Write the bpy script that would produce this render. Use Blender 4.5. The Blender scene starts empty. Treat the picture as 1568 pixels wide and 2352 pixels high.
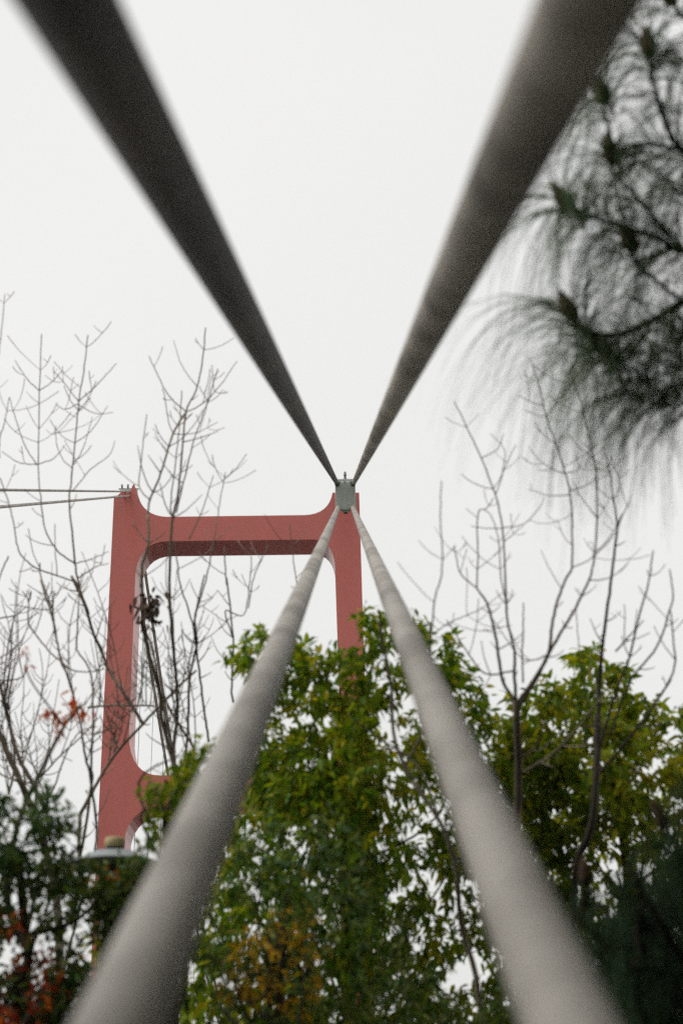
import bpy, math, random
import numpy as np
from mathutils import Vector, Matrix

# ------------------------------------------------------------------ camera
C = bpy.context.scene.collection
scn = bpy.context.scene
CAM = np.array([0.0, 0.0, 1.7]); PITCH = math.radians(24.0); ROLL = math.radians(-1.1)
cam = bpy.data.cameras.new('camera'); cam_o = bpy.data.objects.new('camera', cam); C.objects.link(cam_o)
cam.sensor_fit = 'VERTICAL'; cam.sensor_height = 36.0; cam.lens = 50.0
cam.clip_start = 0.05; cam.clip_end = 6000
rot = Matrix.Rotation(math.pi/2 + PITCH, 4, 'X') @ Matrix.Rotation(ROLL, 4, 'Z')
cam_o.matrix_world = Matrix.Translation(CAM.tolist()) @ rot
cam.dof.use_dof = True; cam.dof.focus_distance = 52.0; cam.dof.aperture_fstop = 2.0; cam.dof.aperture_blades = 9
scn.camera = cam_o
R3 = np.array(rot.to_3x3())
F = 50.0/36.0*2352          # all measurements are in a 1568 x 2352 frame

# ------------------------------------------------------------------ sky, sun, exposure
w = bpy.data.worlds.new("World"); scn.world = w; w.use_nodes = True
nt = w.node_tree; nt.nodes.clear()
out = nt.nodes.new('ShaderNodeOutputWorld')
sky = nt.nodes.new('ShaderNodeTexSky'); sky.sky_type = 'NISHITA'; sky.sun_disc = False
SUN_EL = math.radians(52); SUN_ROT = math.radians(-100)   # from the left, a little behind the camera
sky.sun_elevation = SUN_EL; sky.sun_rotation = SUN_ROT
b1 = nt.nodes.new('ShaderNodeBackground'); b1.inputs[1].default_value = 0.1
nt.links.new(sky.outputs[0], b1.inputs[0])
b2 = nt.nodes.new('ShaderNodeBackground'); b2.inputs[1].default_value = 1.0
tc = nt.nodes.new('ShaderNodeTexCoord'); no = nt.nodes.new('ShaderNodeTexNoise'); no.inputs['Scale'].default_value = 2.2
no.inputs['Detail'].default_value = 3
rp = nt.nodes.new('ShaderNodeValToRGB')
rp.color_ramp.elements[0].position = 0.3; rp.color_ramp.elements[0].color = (0.875, 0.875, 0.845, 1)
rp.color_ramp.elements[1].position = 0.7; rp.color_ramp.elements[1].color = (0.93, 0.925, 0.91, 1)
nt.links.new(tc.outputs['Generated'], no.inputs['Vector']); nt.links.new(no.outputs[0], rp.inputs[0])
nt.links.new(rp.outputs[0], b2.inputs[0])
mx = nt.nodes.new('ShaderNodeMixShader'); mx.inputs[0].default_value = 0.96    # closed cloud cover
nt.links.new(b1.outputs[0], mx.inputs[1]); nt.links.new(b2.outputs[0], mx.inputs[2]); nt.links.new(mx.outputs[0], out.inputs[0])

sd = bpy.data.lights.new('sun', 'SUN'); sd.energy = 1.3; sd.angle = math.radians(20); sd.color = (1.0, 0.97, 0.92)
so = bpy.data.objects.new('sun', sd); C.objects.link(so)
az = SUN_ROT
sdir = Vector((math.sin(az)*math.cos(SUN_EL), math.cos(az)*math.cos(SUN_EL), math.sin(SUN_EL)))
so.rotation_euler = sdir.to_track_quat('Z', 'Y').to_euler(); so.location = (-20, -10, 60)
scn.view_settings.view_transform = 'Standard'; scn.view_settings.look = 'None'
scn.view_settings.exposure = 0.0; scn.view_settings.gamma = 1.0
scn.cycles.use_denoising = False
scn.cycles.max_bounces = 6; scn.cycles.transparent_max_bounces = 8
scn.cycles.sample_clamp_indirect = 4

rng = np.random.default_rng(7); random.seed(7)

# ------------------------------------------------------------------ helpers
def P(px, py, z):
    """point at camera depth z (metres) seen at frame position px,py"""
    v = np.array([(px-784)/F*z, (1176-py)/F*z, -z]); return CAM + R3 @ v
def PY(px, py, Y):
    v = R3 @ np.array([(px-784)/F, (1176-py)/F, -1.0]); return CAM + v*(Y/v[1])

def tag(o, label=None, cat=None, group=None, kind=None):
    if label: o['label'] = label
    if cat: o['category'] = cat
    if group: o['group'] = group
    if kind: o['kind'] = kind
    return o
def empty(name, loc):
    o = bpy.data.objects.new(name, None); o.location = [float(a) for a in loc]; o.empty_display_size = .3; C.objects.link(o); return o

class MB:
    def __init__(s): s.V = []; s.F = []; s.n = 0; s.smooth = []
    def add(s, verts, faces, smooth=True):
        verts = np.asarray(verts, float)
        s.V.append(verts); s.F += [tuple(int(i)+s.n for i in f) for f in faces]; s.smooth += [smooth]*len(faces); s.n += len(verts)
    def tube(s, pts, radii, sides=8, cap=True):
        pts = np.asarray(pts, float); n = len(pts); radii = np.broadcast_to(np.asarray(radii, float), (n,))
        T = np.gradient(pts, axis=0); T /= (np.linalg.norm(T, axis=1, keepdims=True)+1e-9)
        a = np.array([0, 0, 1.0]) if abs(T[0][2]) < .9 else np.array([1.0, 0, 0])
        N = np.cross(T[0], a); N /= np.linalg.norm(N); vs = []
        ang = np.arange(sides)/sides*2*np.pi
        for i in range(n):
            N = N - T[i]*np.dot(N, T[i]); N /= np.linalg.norm(N)+1e-9; B = np.cross(T[i], N)
            vs.append(pts[i] + radii[i]*(np.cos(ang)[:, None]*N + np.sin(ang)[:, None]*B))
        fs = []
        for i in range(n-1):
            for k in range(sides):
                a0 = i*sides+k; a1 = i*sides+(k+1) % sides
                fs.append((a0, a1, a1+sides, a0+sides))
        if cap: fs.append(tuple(range(sides))[::-1]); fs.append(tuple((n-1)*sides+k for k in range(sides)))
        s.add(np.concatenate(vs), fs)
    def box(s, c, ax, half):
        """box at centre c, axes rows ax (3x3), half sizes"""
        c = np.asarray(c); vs = [c + sx*half[0]*ax[0] + sy*half[1]*ax[1] + sz*half[2]*ax[2] for sx in (-1, 1) for sy in (-1, 1) for sz in (-1, 1)]
        s.add(vs, [(0, 1, 3, 2), (4, 6, 7, 5), (0, 4, 5, 1), (2, 3, 7, 6), (0, 2, 6, 4), (1, 5, 7, 3)], False)
    def prism(s, poly, off):
        """front polygon (list of 3D points) extruded by vector off"""
        n = len(poly); poly = np.asarray(poly); s.add(np.concatenate([poly, poly+off]),
              [tuple(range(n))[::-1], tuple(range(n, 2*n))] + [(i, (i+1) % n, (i+1) % n+n, i+n) for i in range(n)], False)
    def build(s, name, mat, parent=None, bevel=0):
        me = bpy.data.meshes.new(name)
        V = np.concatenate(s.V); org = np.zeros(3)
        if parent is not None: org = np.array(parent.matrix_world.translation) if parent.parent else np.array(parent.location)
        if parent is not None and parent.parent is not None: org = np.array(parent.parent.location)+np.array(parent.location)
        me.from_pydata((V-org).tolist(), [], s.F)
        me.polygons.foreach_set('use_smooth', s.smooth)
        me.materials.append(mat); me.update()
        o = bpy.data.objects.new(name, me); C.objects.link(o)
        if parent is not None: o.parent = parent
        if bevel:
            m = o.modifiers.new('bevel', 'BEVEL'); m.width = bevel; m.segments = 2; m.limit_method = 'ANGLE'
        return o

def smooth_line(pts, sub=5):
    pts = np.asarray(pts, float)
    if len(pts) < 3: 
        t = np.linspace(0, 1, sub+1)[:, None]; return pts[0]*(1-t)+pts[-1]*t
    P_ = np.vstack([2*pts[0]-pts[1], pts, 2*pts[-1]-pts[-2]]); o = []
    for i in range(1, len(P_)-2):
        p0, p1, p2, p3 = P_[i-1:i+3]
        for t in np.arange(sub)/sub:
            o.append(.5*((2*p1)+(-p0+p2)*t+(2*p0-5*p1+4*p2-p3)*t*t+(-p0+3*p1-3*p2+p3)*t**3))
    o.append(pts[-1]); return np.array(o)

def leaf_mesh(name, cen, d, up, L, W, mat, parent, droop=.12):
    """thousands of small folded, pointed leaves; cen = base points, d = direction, up = rough normal"""
    n = len(cen); d = d/np.linalg.norm(d, axis=1, keepdims=True)
    s_ = np.cross(d, up); s_ /= np.linalg.norm(s_, axis=1, keepdims=True)+1e-9; nn = np.cross(s_, d)
    L = L[:, None]; W = W[:, None]; g = np.array([0, 0, -1.0])
    v0 = cen; v1 = cen + d*L*.30 + s_*W*.46 + nn*W*.16; v2 = cen + d*L*.30 - s_*W*.46 + nn*W*.16
    v3 = cen + d*L*.66 + s_*W*.36 + nn*W*.10 + g*L*droop*.5; v4 = cen + d*L*.66 - s_*W*.36 + nn*W*.10 + g*L*droop*.5
    v5 = cen + d*L + g*L*droop*1.5; m1 = cen + d*L*.30; m2 = cen + d*L*.66 + g*L*droop*.5
    V = np.stack([v0, v1, v2, v3, v4, v5, m1, m2], 1).reshape(-1, 3) - np.array(parent.location)
    f = np.array([[0, 1, 6], [0, 6, 2], [1, 3, 7], [1, 7, 6], [6, 7, 4], [6, 4, 2], [3, 5, 7], [7, 5, 4]])
    Fc = (f[None] + (np.arange(n)*8)[:, None, None]).reshape(-1, 3)
    return raw_mesh(name, V, Fc, mat, parent)
def raw_mesh(name, V, Fc, mat, parent):
    k = Fc.shape[1]
    me = bpy.data.meshes.new(name); me.vertices.add(len(V)); me.vertices.foreach_set('co', V.astype(np.float32).ravel())
    me.loops.add(Fc.size); me.loops.foreach_set('vertex_index', Fc.astype(np.int32).ravel())
    me.polygons.add(len(Fc)); me.polygons.foreach_set('loop_start', (np.arange(len(Fc))*k).astype(np.int32)); me.polygons.foreach_set('loop_total', np.full(len(Fc), k, np.int32))
    me.polygons.foreach_set('use_smooth', np.ones(len(Fc), bool))
    me.materials.append(mat); me.update(calc_edges=True)
    o = bpy.data.objects.new(name, me); C.objects.link(o); o.parent = parent; return o

# ------------------------------------------------------------------ materials
def mat(name, c1, c2=None, rough=.6, scale=8, stretch=(1, 1, 1), metal=0, spec=.5, bump=0, bscale=60, detail=5, lo=.35, hi=.65, coat=0):
    m = bpy.data.materials.new(name); m.use_nodes = True; t = m.node_tree; bs = t.nodes['Principled BSDF']
    bs.inputs['Roughness'].default_value = rough; bs.inputs['Metallic'].default_value = metal
    bs.inputs['Specular IOR Level'].default_value = spec; bs.inputs['Coat Weight'].default_value = coat
    tc = t.nodes.new('ShaderNodeTexCoord'); mp = t.nodes.new('ShaderNodeMapping'); mp.inputs['Scale'].default_value = stretch
    t.links.new(tc.outputs['Object'], mp.inputs[0])
    if c2 is None: c2 = c1
    n = t.nodes.new('ShaderNodeTexNoise'); n.inputs['Scale'].default_value = scale; n.inputs['Detail'].default_value = detail
    t.links.new(mp.outputs[0], n.inputs['Vector'])
    r = t.nodes.new('ShaderNodeValToRGB'); r.color_ramp.elements[0].position = lo; r.color_ramp.elements[1].position = hi
    r.color_ramp.elements[0].color = (*c1, 1); r.color_ramp.elements[1].color = (*c2, 1)
    t.links.new(n.outputs[0], r.inputs[0]); t.links.new(r.outputs[0], bs.inputs['Base Color'])
    if bump:
        n2 = t.nodes.new('ShaderNodeTexNoise'); n2.inputs['Scale'].default_value = bscale; n2.inputs['Detail'].default_value = 6
        t.links.new(mp.outputs[0], n2.inputs['Vector'])
        b = t.nodes.new('ShaderNodeBump'); b.inputs['Strength'].default_value = bump; b.inputs['Distance'].default_value = .02
        t.links.new(n2.outputs[0], b.inputs['Height']); t.links.new(b.outputs[0], bs.inputs['Normal'])
    return m
def leaf_mat(name, cols, scale=.9, trans=.42, rough=.42):
    """leaf colour differs from leaf to leaf and from clump to clump"""
    m = bpy.data.materials.new(name); m.use_nodes = True; t = m.node_tree; t.nodes.clear()
    o = t.nodes.new('ShaderNodeOutputMaterial'); bs = t.nodes.new('ShaderNodeBsdfPrincipled'); tr = t.nodes.new('ShaderNodeBsdfTranslucent')
    mx = t.nodes.new('ShaderNodeMixShader'); mx.inputs[0].default_value = trans
    bs.inputs['Roughness'].default_value = rough; bs.inputs['Specular IOR Level'].default_value = .15
    ge = t.nodes.new('ShaderNodeNewGeometry'); tc = t.nodes.new('ShaderNodeTexCoord')
    n = t.nodes.new('ShaderNodeTexNoise'); n.inputs['Scale'].default_value = scale; n.inputs['Detail'].default_value = 3
    t.links.new(tc.outputs['Object'], n.inputs['Vector'])
    ma = t.nodes.new('ShaderNodeMath'); ma.operation = 'MULTIPLY_ADD'; ma.inputs[1].default_value = .62; ma.inputs[2].default_value = -.31
    t.links.new(ge.outputs['Random Per Island'], ma.inputs[0])
    ad = t.nodes.new('ShaderNodeMath'); ad.operation = 'ADD'; t.links.new(ma.outputs[0], ad.inputs[0]); t.links.new(n.outputs[0], ad.inputs[1])
    r = t.nodes.new('ShaderNodeValToRGB'); el = r.color_ramp.elements
    while len(el) < len(cols): el.new(.5)
    for i, c in enumerate(cols): el[i].position = .18 + .64*i/(len(cols)-1); el[i].color = (*c, 1)
    t.links.new(ad.outputs[0], r.inputs[0])
    t.links.new(r.outputs[0], bs.inputs['Base Color'])
    hs = t.nodes.new('ShaderNodeHueSaturation'); hs.inputs['Value'].default_value = 1.7; hs.inputs['Hue'].default_value = .485
    t.links.new(r.outputs[0], hs.inputs['Color']); t.links.new(hs.outputs[0], tr.inputs[0])
    t.links.new(bs.outputs[0], mx.inputs[1]); t.links.new(tr.outputs[0], mx.inputs[2]); t.links.new(mx.outputs[0], o.inputs[0])
    return m

M = dict(
 red=mat('red_paint', (.52, .108, .080), (.58, .128, .096), rough=.28, scale=.35, stretch=(1, 1, .3), spec=.5, bump=.05, bscale=3),
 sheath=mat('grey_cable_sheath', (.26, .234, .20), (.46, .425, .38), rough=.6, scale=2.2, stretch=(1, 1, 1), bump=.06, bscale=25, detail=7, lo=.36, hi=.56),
 grimy=mat('shaded_grimy_sheath', (.024, .018, .010), (.17, .145, .10), rough=.6, scale=2.0, spec=.3, detail=6, lo=.46, hi=.74),  # grime blotches, with the cable's underside shade put into the dark base
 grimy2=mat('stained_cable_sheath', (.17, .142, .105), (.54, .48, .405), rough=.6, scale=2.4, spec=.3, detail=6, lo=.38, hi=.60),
 steel=mat('galvanised_steel', (.60, .66, .60), (.66, .72, .66), rough=.5, scale=3, metal=0, bump=.05),
 dark=mat('dark_rubber', (.03, .035, .035), (.05, .05, .05), rough=.7),
 bolt=mat('weathered_bolt', (.22, .25, .26), (.30, .32, .33), rough=.5, metal=.3),
 soil=mat('ground_cover', (.018, .022, .010), (.032, .030, .016), rough=.95, scale=.6, bump=.3, bscale=5),
 shade_bank=mat('shade_bank_cover', (.010, .014, .006), (.022, .026, .011), rough=.95, scale=.5, bump=.5, bscale=2),  # dark cover of the unseen bank added behind the viewer
 deck=mat('deck_steel', (.20, .07, .055), (.25, .09, .07), rough=.6),
 bark=mat('twig_bark', (.13, .100, .076), (.38, .31, .245), rough=.85, scale=3.2, bump=.3, detail=6),
 bark_dark=mat('dark_bark', (.045, .035, .027), (.11, .088, .066), rough=.9, scale=4, bump=.3),
 pine_bark=mat('pine_bark', (.028, .020, .014), (.06, .042, .028), rough=.9, scale=10, bump=.3),
 bud=mat('pine_bud', (.07, .035, .016), (.15, .085, .038), rough=.85, scale=30),
 dry=mat('dry_leaf', (.07, .04, .025), (.16, .085, .045), rough=.8),
 lamp=mat('lamp_grey_paint', (.26, .30, .32), (.33, .37, .38), rough=.4, scale=4),
 cream=mat('cream_cap', (.52, .42, .20), (.60, .50, .26), rough=.6),
 black=mat('black_housing', (.012, .013, .014), (.02, .02, .02), rough=.5),
 camphor=leaf_mat('camphor_leaves', [(.040, .110, .004), (.11, .225, .004), (.21, .30, .005), (.40, .36, .010)]),
 camphor2=leaf_mat('broadleaf_leaves', [(.040, .105, .003), (.12, .215, .004), (.245, .30, .005), (.40, .35, .012)]),
 holly=leaf_mat('dark_holly_leaves', [(.018, .060, .014), (.042, .115, .018), (.10, .17, .010), (.20, .22, .05)], trans=.18, rough=.34),
 yellow=leaf_mat('yellow_leaves', [(.30, .20, .008), (.52, .32, .010), (.62, .40, .02)], trans=.4),
 maple=leaf_mat('maple_leaves', [(.28, .02, .010), (.46, .09, .010), (.52, .18, .012)], trans=.45),
 orange=leaf_mat('orange_leaves', [(.40, .10, .010), (.55, .20, .012)], trans=.45),
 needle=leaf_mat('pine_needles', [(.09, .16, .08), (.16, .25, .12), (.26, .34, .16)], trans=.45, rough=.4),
 needle2=leaf_mat('dark_pine_needles', [(.022, .060, .030), (.045, .100, .045), (.085, .15, .06)], trans=.3, rough=.45),  # darker green needles of the lower right pine
)

# fine wrapped ribs round the sheaths
def ribs(m, axis):
    t = m.node_tree; bs = t.nodes['Principled BSDF']; tc = t.nodes.new('ShaderNodeTexCoord')
    vm = t.nodes.new('ShaderNodeVectorMath'); vm.operation = 'DOT_PRODUCT'; vm.inputs[1].default_value = axis
    t.links.new(tc.outputs['Object'], vm.inputs[0])
    a = t.nodes.new('ShaderNodeMath'); a.operation = 'MULTIPLY'; a.inputs[1].default_value = 2*math.pi/.015; t.links.new(vm.outputs['Value'], a.inputs[0])
    b = t.nodes.new('ShaderNodeMath'); b.operation = 'SINE'; t.links.new(a.outputs[0], b.inputs[0])
    bu = t.nodes.new('ShaderNodeBump'); bu.inputs['Strength'].default_value = .5; bu.inputs['Distance'].default_value = .004
    t.links.new(b.outputs[0], bu.inputs['Height']); t.links.new(bu.outputs[0], bs.inputs['Normal'])
for k_ in ('sheath', 'grimy', 'grimy2'): ribs(M[k_], (0, math.cos(PITCH), math.sin(PITCH)))

# ------------------------------------------------------------------ ground and far setting
g = MB(); S = 1500
g.add([(-S, -S, 0), (S, -S, 0), (S, S, 0), (-S, S, 0)], [(0, 1, 2, 3)], False)
tag(g.build('ground', M['soil']), kind='structure')
# unseen bank behind the viewer, added to keep light off the cables
nx, ny = 60, 30; vs = []
for j in range(ny):
    for i in range(nx):
        x = -60 + 120*i/(nx-1); y = -6 - 50*j/(ny-1)
        h = 22*(1-math.exp(-max(0, (-6-y))/12)) + 1.2*math.sin(x*.31+y*.2)*min(1, (-6-y)/5) + .8*math.sin(x*.9)*min(1, (-6-y)/5)
        vs.append((x, y, h - .05))
g = MB(); g.add(vs, [(j*nx+i, j*nx+i+1, (j+1)*nx+i+1, (j+1)*nx+i) for j in range(ny-1) for i in range(nx-1)])
tag(g.build('unseen_shade_bank', M['shade_bank']), kind='structure')

# unseen leaf dome behind, right of and over viewer, added to shade near cables
def unseen_shade_foliage(n=48000):
    r_ = np.random.default_rng(2); az = np.radians(r_.uniform(24, 262, n)); el = np.radians(r_.uniform(-3, 86, n)); rad = r_.uniform(5.5, 8.5, n)
    x = rad*np.cos(el)*np.sin(az); y = rad*np.cos(el)*np.cos(az); z = 1.7+rad*np.sin(el)*.9
    keep = (z > .1) & ((np.degrees(az) < 235) | (np.degrees(el) > 22)) & ((y < np.where(np.degrees(el) > 64, 3.4, 1.6)) | ((np.degrees(az) < 78) & (np.degrees(el) < 62))) & (r_.random(n) < .85)
    c = np.stack([x, y, z], 1)[keep]; k = len(c)
    d = r_.normal(0, 1, (k, 3)); d[:, 2] -= .5; L = r_.uniform(.25, .5, k)
    d /= np.linalg.norm(d, axis=1, keepdims=True); up = r_.normal(0, 1, (k, 3)); s_ = np.cross(d, up); s_ /= np.linalg.norm(s_, axis=1, keepdims=True)
    V = np.stack([c, c+d*L[:, None]*.4+s_*L[:, None]*.22, c+d*L[:, None], c+d*L[:, None]*.4-s_*L[:, None]*.22], 1).reshape(-1, 3)
    me = bpy.data.meshes.new('unseen_shade_foliage'); Fc = np.arange(4*k).reshape(-1, 4)
    me.from_pydata(V.tolist(), [], Fc.tolist()); me.materials.append(M['holly']); o = bpy.data.objects.new('unseen_shade_foliage', me); C.objects.link(o)
    return tag(o, kind='stuff')
unseen_shade_foliage()

# ------------------------------------------------------------------ bridge tower
D = 65.0; DEP = np.array([0, 2.0, 0])
tower = empty('bridge_tower', (PY(545, 2700, D)[0], D, 0))
tag(tower, 'red painted suspension bridge tower, a portal of two legs joined by rounded crossbeams', 'bridge tower')
def lx(y, x0, y0, k): return x0 + k*(y-y0)
GY = 2737
def leg_poly(xs):      # xs: list of (px,py)
    return [PY(x, y, D) for x, y in xs]
lo = lambda y: lx(y, 262, 1138, -.0487); li = lambda y: lx(y, 318.5, 1138, -.0402)
ro = lambda y: lx(y, 824.5, 1131, .0300); ri = lambda y: lx(y, 763, 1131, .0345)
m = MB(); m.prism(leg_poly([(262, 1138), (lo(GY), GY), (li(GY), GY), (li(1165), 1165), (li(1165)-1, 1138)]), DEP); m.build('leg', M['red'], tower, .02)
m = MB(); m.prism(leg_poly([(763, 1131), (ri(GY), GY), (ro(GY), GY), (824.5, 1131)]), DEP); m.build('leg', M['red'], tower, .02)
def arc(p0, c, p1, n=9):   # quadratic curve p0 -> p1 with corner c
    return [((1-t)**2*p0[0]+2*t*(1-t)*c[0]+t*t*p1[0], (1-t)**2*p0[1]+2*t*(1-t)*c[1]+t*t*p1[1]) for t in np.linspace(0, 1, n)]
# top crossbeam with flared ends
top = arc((li(1140)-.5, 1140), (330, 1184), (382, 1187)) + arc((700, 1183), (755, 1181), (ri(1131)+.5, 1131.5))
bot = arc((ri(1305)+.5, 1302), (765, 1239), (716, 1239)) + arc((385, 1243), (318, 1243), (li(1325)-.5, 1325))
m = MB(); m.prism(leg_poly([(x, y) for x, y in top+bot]), DEP*.996 + np.array([0, 0, 0]))
o = m.build('crossbeam', M['red'], tower)
top = arc((li(1690)-.5, 1690), (300, 1781), (368, 1781)) + arc((715, 1772), (782, 1770), (ri(1690)+.5, 1690))
bot = arc((ri(1925)+.5, 1925), (795, 1848), (716, 1848)) + arc((375, 1853), (300, 1853), (li(1925)-.5, 1925))
m = MB(); m.prism(leg_poly(top+bot), DEP*.996); m.build('crossbeam', M['red'], tower)
# fins beside the left saddle
m = MB(); m.prism(leg_poly([(262+8, 1138), (278, 1131), (300, 1131), (304, 1116), (308, 1113), (314.5, 1127), (317, 1138)]), DEP); m.build('saddle_cheek', M['red'], tower)
tL = PY(293, 1116, D) + np.array([0, .9, 0]); tR = PY(794, 1120, D) + np.array([0, .9, 0])

# bridge deck far below the frame, carried by the hangers
DZ = 5.0
deck = MB(); xc0 = (PY(215, 2400, D)[0] + PY(855, 2400, D)[0])/2; hw = 5.0
deck.box((xc0, D+60, DZ), np.eye(3), (hw-.4, 62, .5))
for sx in (-1, 1): deck.box((xc0+sx*(hw-.5), D+60, DZ+1.6), np.eye(3), (.04, 62, .04))
for sx in (-1, 1):
    for k in range(42): deck.box((xc0+sx*(hw-.5), D-1+k*3, DZ+1.06), np.eye(3), (.04, .04, .54))
tag(deck.build('bridge_deck', M['deck']), 'long bridge deck running away between the tower legs', 'bridge deck')

# ------------------------------------------------------------------ the four near cables and the left stays
def poly_cable(pts, r, name='stay_cable', sides=32, seg=24, sag=0):
    root_l = []
    for a, b in zip(pts[:-1], pts[1:]):
        L = np.linalg.norm(b-a); n = max(2, min(220, int(L*4)))
        for t in np.arange(n)/n: root_l.append(a*(1-t)+b*t)
    root_l.append(pts[-1]); m = MB(); m.tube(root_l, r, sides); return m
ZB = 34.0; RC = .052
ends = {  # image position of the centre line at the clamp, at the frame edge, and depth there
 'UL': ((773, 1109), (158, 0), 1.56), 'UR': ((812.5, 1109), (1352, 0), 1.46),
 'LL': ((776, 1166), (279, 2352), 1.60), 'LR': ((810, 1166), (1306, 2352), 1.53)}
info = {'UL': 'grey stay cable, sheath colour darkened for shade, passing overhead from the top left corner to the clamp',
 'UR': 'dark grey sheathed stay cable passing overhead from the top right corner beside the pine',
 'LL': 'pale grey sheathed stay cable seen from above, running down to the bottom left corner',
 'LR': 'pale grey sheathed stay cable seen from above, running down to the bottom right'}
far_off = {'UL': (-.13, .11), 'UR': (.13, .11), 'LL': (-.13, -.11), 'LR': (.13, -.11)}
near_dir = None
for k, (a, b, zn) in ends.items():
    pa = P(a[0], a[1], ZB); pb = P(b[0], b[1], zn); d = (pb-pa); d /= np.linalg.norm(d)
    # run on behind the viewer into the ground
    tail = pb + d*((pb[2]+.1)/(-d[2]))
    ft = tR + np.array([far_off[k][0], -.75, far_off[k][1]])
    ctr = pa + (pa-pb)/np.linalg.norm(pa-pb)*.25
    m = poly_cable([ft, ctr, pb, tail], RC)
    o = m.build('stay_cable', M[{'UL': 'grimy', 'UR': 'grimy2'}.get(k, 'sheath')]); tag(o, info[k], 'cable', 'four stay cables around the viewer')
    if k == 'LR': near_dir = -d
# clamp that spreads the four cables
ax2 = near_dir/np.linalg.norm(near_dir)                    # along the cables, away from the viewer
ax0 = np.cross(ax2, [0, 0, 1.0]); ax0 = -np.cross([0, 0, 1.0], ax2); ax0 /= np.linalg.norm(ax0); ax1 = np.cross(ax0, ax2); ax1 /= np.linalg.norm(ax1)
cr = P(793, 1137, ZB); AX = np.array([ax0, ax1, ax2])
if ax1[2] < 0: AX[1] = -AX[1]
s = ZB/F
clamp = empty('cable_clamp', cr); tag(clamp, 'grey green steel clamp gathering the four near cables, with an upright bolt on top', 'cable clamp')
def at(dx, dy, dz=0): return cr + AX[0]*dx*s + AX[1]*(-dy)*s + AX[2]*dz
m = MB(); m.box(at(0, 2, .30), AX, (23.3*s, 33*s, .28)); m.build('clamp_body', M['steel'], clamp, .02)
m = MB(); m.box(at(0, -30, .30), AX, (21.5*s, 7*s, .24)); m.build('top_flange', M['steel'], clamp, .015)
m = MB(); m.box(at(0, 36.5, .30), AX, (10*s, 3.4*s, .25)); m.build('bottom_flange', M['steel'], clamp, .012)
m = MB(); m.tube([at(0, 39, .1), at(0, 43.5, .1)], [.055, .045], 12); m.build('bolt', M['dark'], clamp)
for dz in (.12, .30, .48):
    m = MB(); m.tube([at(0, -34, dz), at(0, -40, dz)], .045, 6); m.tube([at(0, -40, dz), at(0, -54, dz)], .028, 10); m.tube([at(0, -44, dz), at(0, -49, dz)], .042, 6); m.build('bolt', M['bolt'], clamp)
for dx in (-13, -1, 13):
    m = MB(); m.tube([at(dx, -29, .02), at(dx, -29, .08)], .035, 6); m.build('nut', M['bolt'], clamp)
for dx in (-18.5, 18.5):   # rubber grommets where the cables leave the clamp face
    m = MB(); m.tube([at(dx, -26, .0), at(dx, -26, .06)], .062, 16); m.build('grommet', M['dark'], clamp)

# saddles on the tower tops
def saddle(c, name):
    r = empty(name, c); X, Y, Z = np.eye(3); dY = np.array([0, .91, .41]); dZ = np.array([0, -.41, .91])
    A = np.array([X, dY, dZ])
    m = MB(); m.box(c + dY*-.25, A, (.36, .6, .22)); m.build('clamp_body', M['steel'], r, .03)
    m = MB(); m.box(c + dY*-.25 + dZ*.22, A, (.44, .58, .03)); m.build('top_flange', M['bolt'], r)
    m = MB(); m.box(c + np.array([0, -.1, -.33]), np.eye(3), (.34, .5, .10)); m.build('bearing_pad', M['dark'], r)
    for dx in (-.32, -.02, .28):
        m = MB(); m.tube([c + X*dx + dY*-.5 + dZ*.2, c + X*dx + dY*-.5 + dZ*.46], .05, 8); m.build('bolt', M['bolt'], r)
    return r
tag(saddle(tL, 'cable_saddle'), 'pale grey saddle with three bolts on the left top corner of the red tower', 'cable saddle')
tag(saddle(tR+np.array([0, .3, -.1]), 'cable_saddle'), 'grey saddle on the right leg top, hidden behind the grey green clamp', 'cable saddle')
# left stays: parallel to the near bundle, spread apart as they leave the saddle
lab = {(-1, 1): 'thin grey stay cable leaving the left saddle, outer one of the upper pair', (1, 1): 'thin grey stay cable leaving the left saddle, inner one of the upper pair',
       (-1, -1): 'thin grey stay cable sloping down from the left saddle, outer one of the lower pair', (1, -1): 'thin grey stay cable sloping down from the left saddle, inner one of the lower pair'}
for sx in (-1, 1):
    for sz in (-1, 1):
        st = tL + np.array([sx*.13, -.5, sz*.12-.25])
        zz = 43.0
        e = P(-20, 1125 if sz > 0 else 1166, zz) + np.array([sx*.2, 0, 0])
        dd = (e-st)/np.linalg.norm(e-st); en = e + dd*((e[2])/(-dd[2]) if dd[2] < 0 else 1)
        m = poly_cable([st, e, en], .040, sides=12); tag(m.build('stay_cable', M['sheath']), lab[(sx, sz)], 'cable', 'stay cables of the left saddle')
# main cables beyond the tower, four strands each, with hangers
SP = 200.0
def mz(s_, z0): return z0 - .50*s_ + .50*s_*s_/SP
for side, c, nm in ((-1, tL, 'left'), (1, tR, 'right')):
    for i, (ox, oz) in enumerate([(-.12, .12), (.12, .12), (-.12, -.12), (.12, -.12)]):
        pts = [(c[0]+ox*2.0, c[1]+s_, mz(s_, c[2]-.15)+oz*1.6) for s_ in np.linspace(0, 62, 32)]
        m = MB(); m.tube(pts, .05, 10)
        o = m.build('main_cable', M['sheath'])
        tag(o, 'main cable falling away behind the %s tower leg, %s strand' % (nm, ['upper outer', 'upper inner', 'lower outer', 'lower inner'][i]), 'cable', 'main cables beyond the tower')
    for k in range(1, 12):
        s_ = 1.5+k*5.0
        z1 = mz(s_, c[2]-.2)
        if z1 < DZ+1: continue
        m = MB(); m.tube([(c[0], c[1]+s_, z1), (c[0], c[1]+s_, DZ)], .018, 6)
        tag(m.build('hanger', M['bolt']), 'thin steel hanger rod under the main cable behind the %s tower leg' % nm, 'hanger rod', 'hanger rods behind the %s tower leg' % nm)

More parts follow.
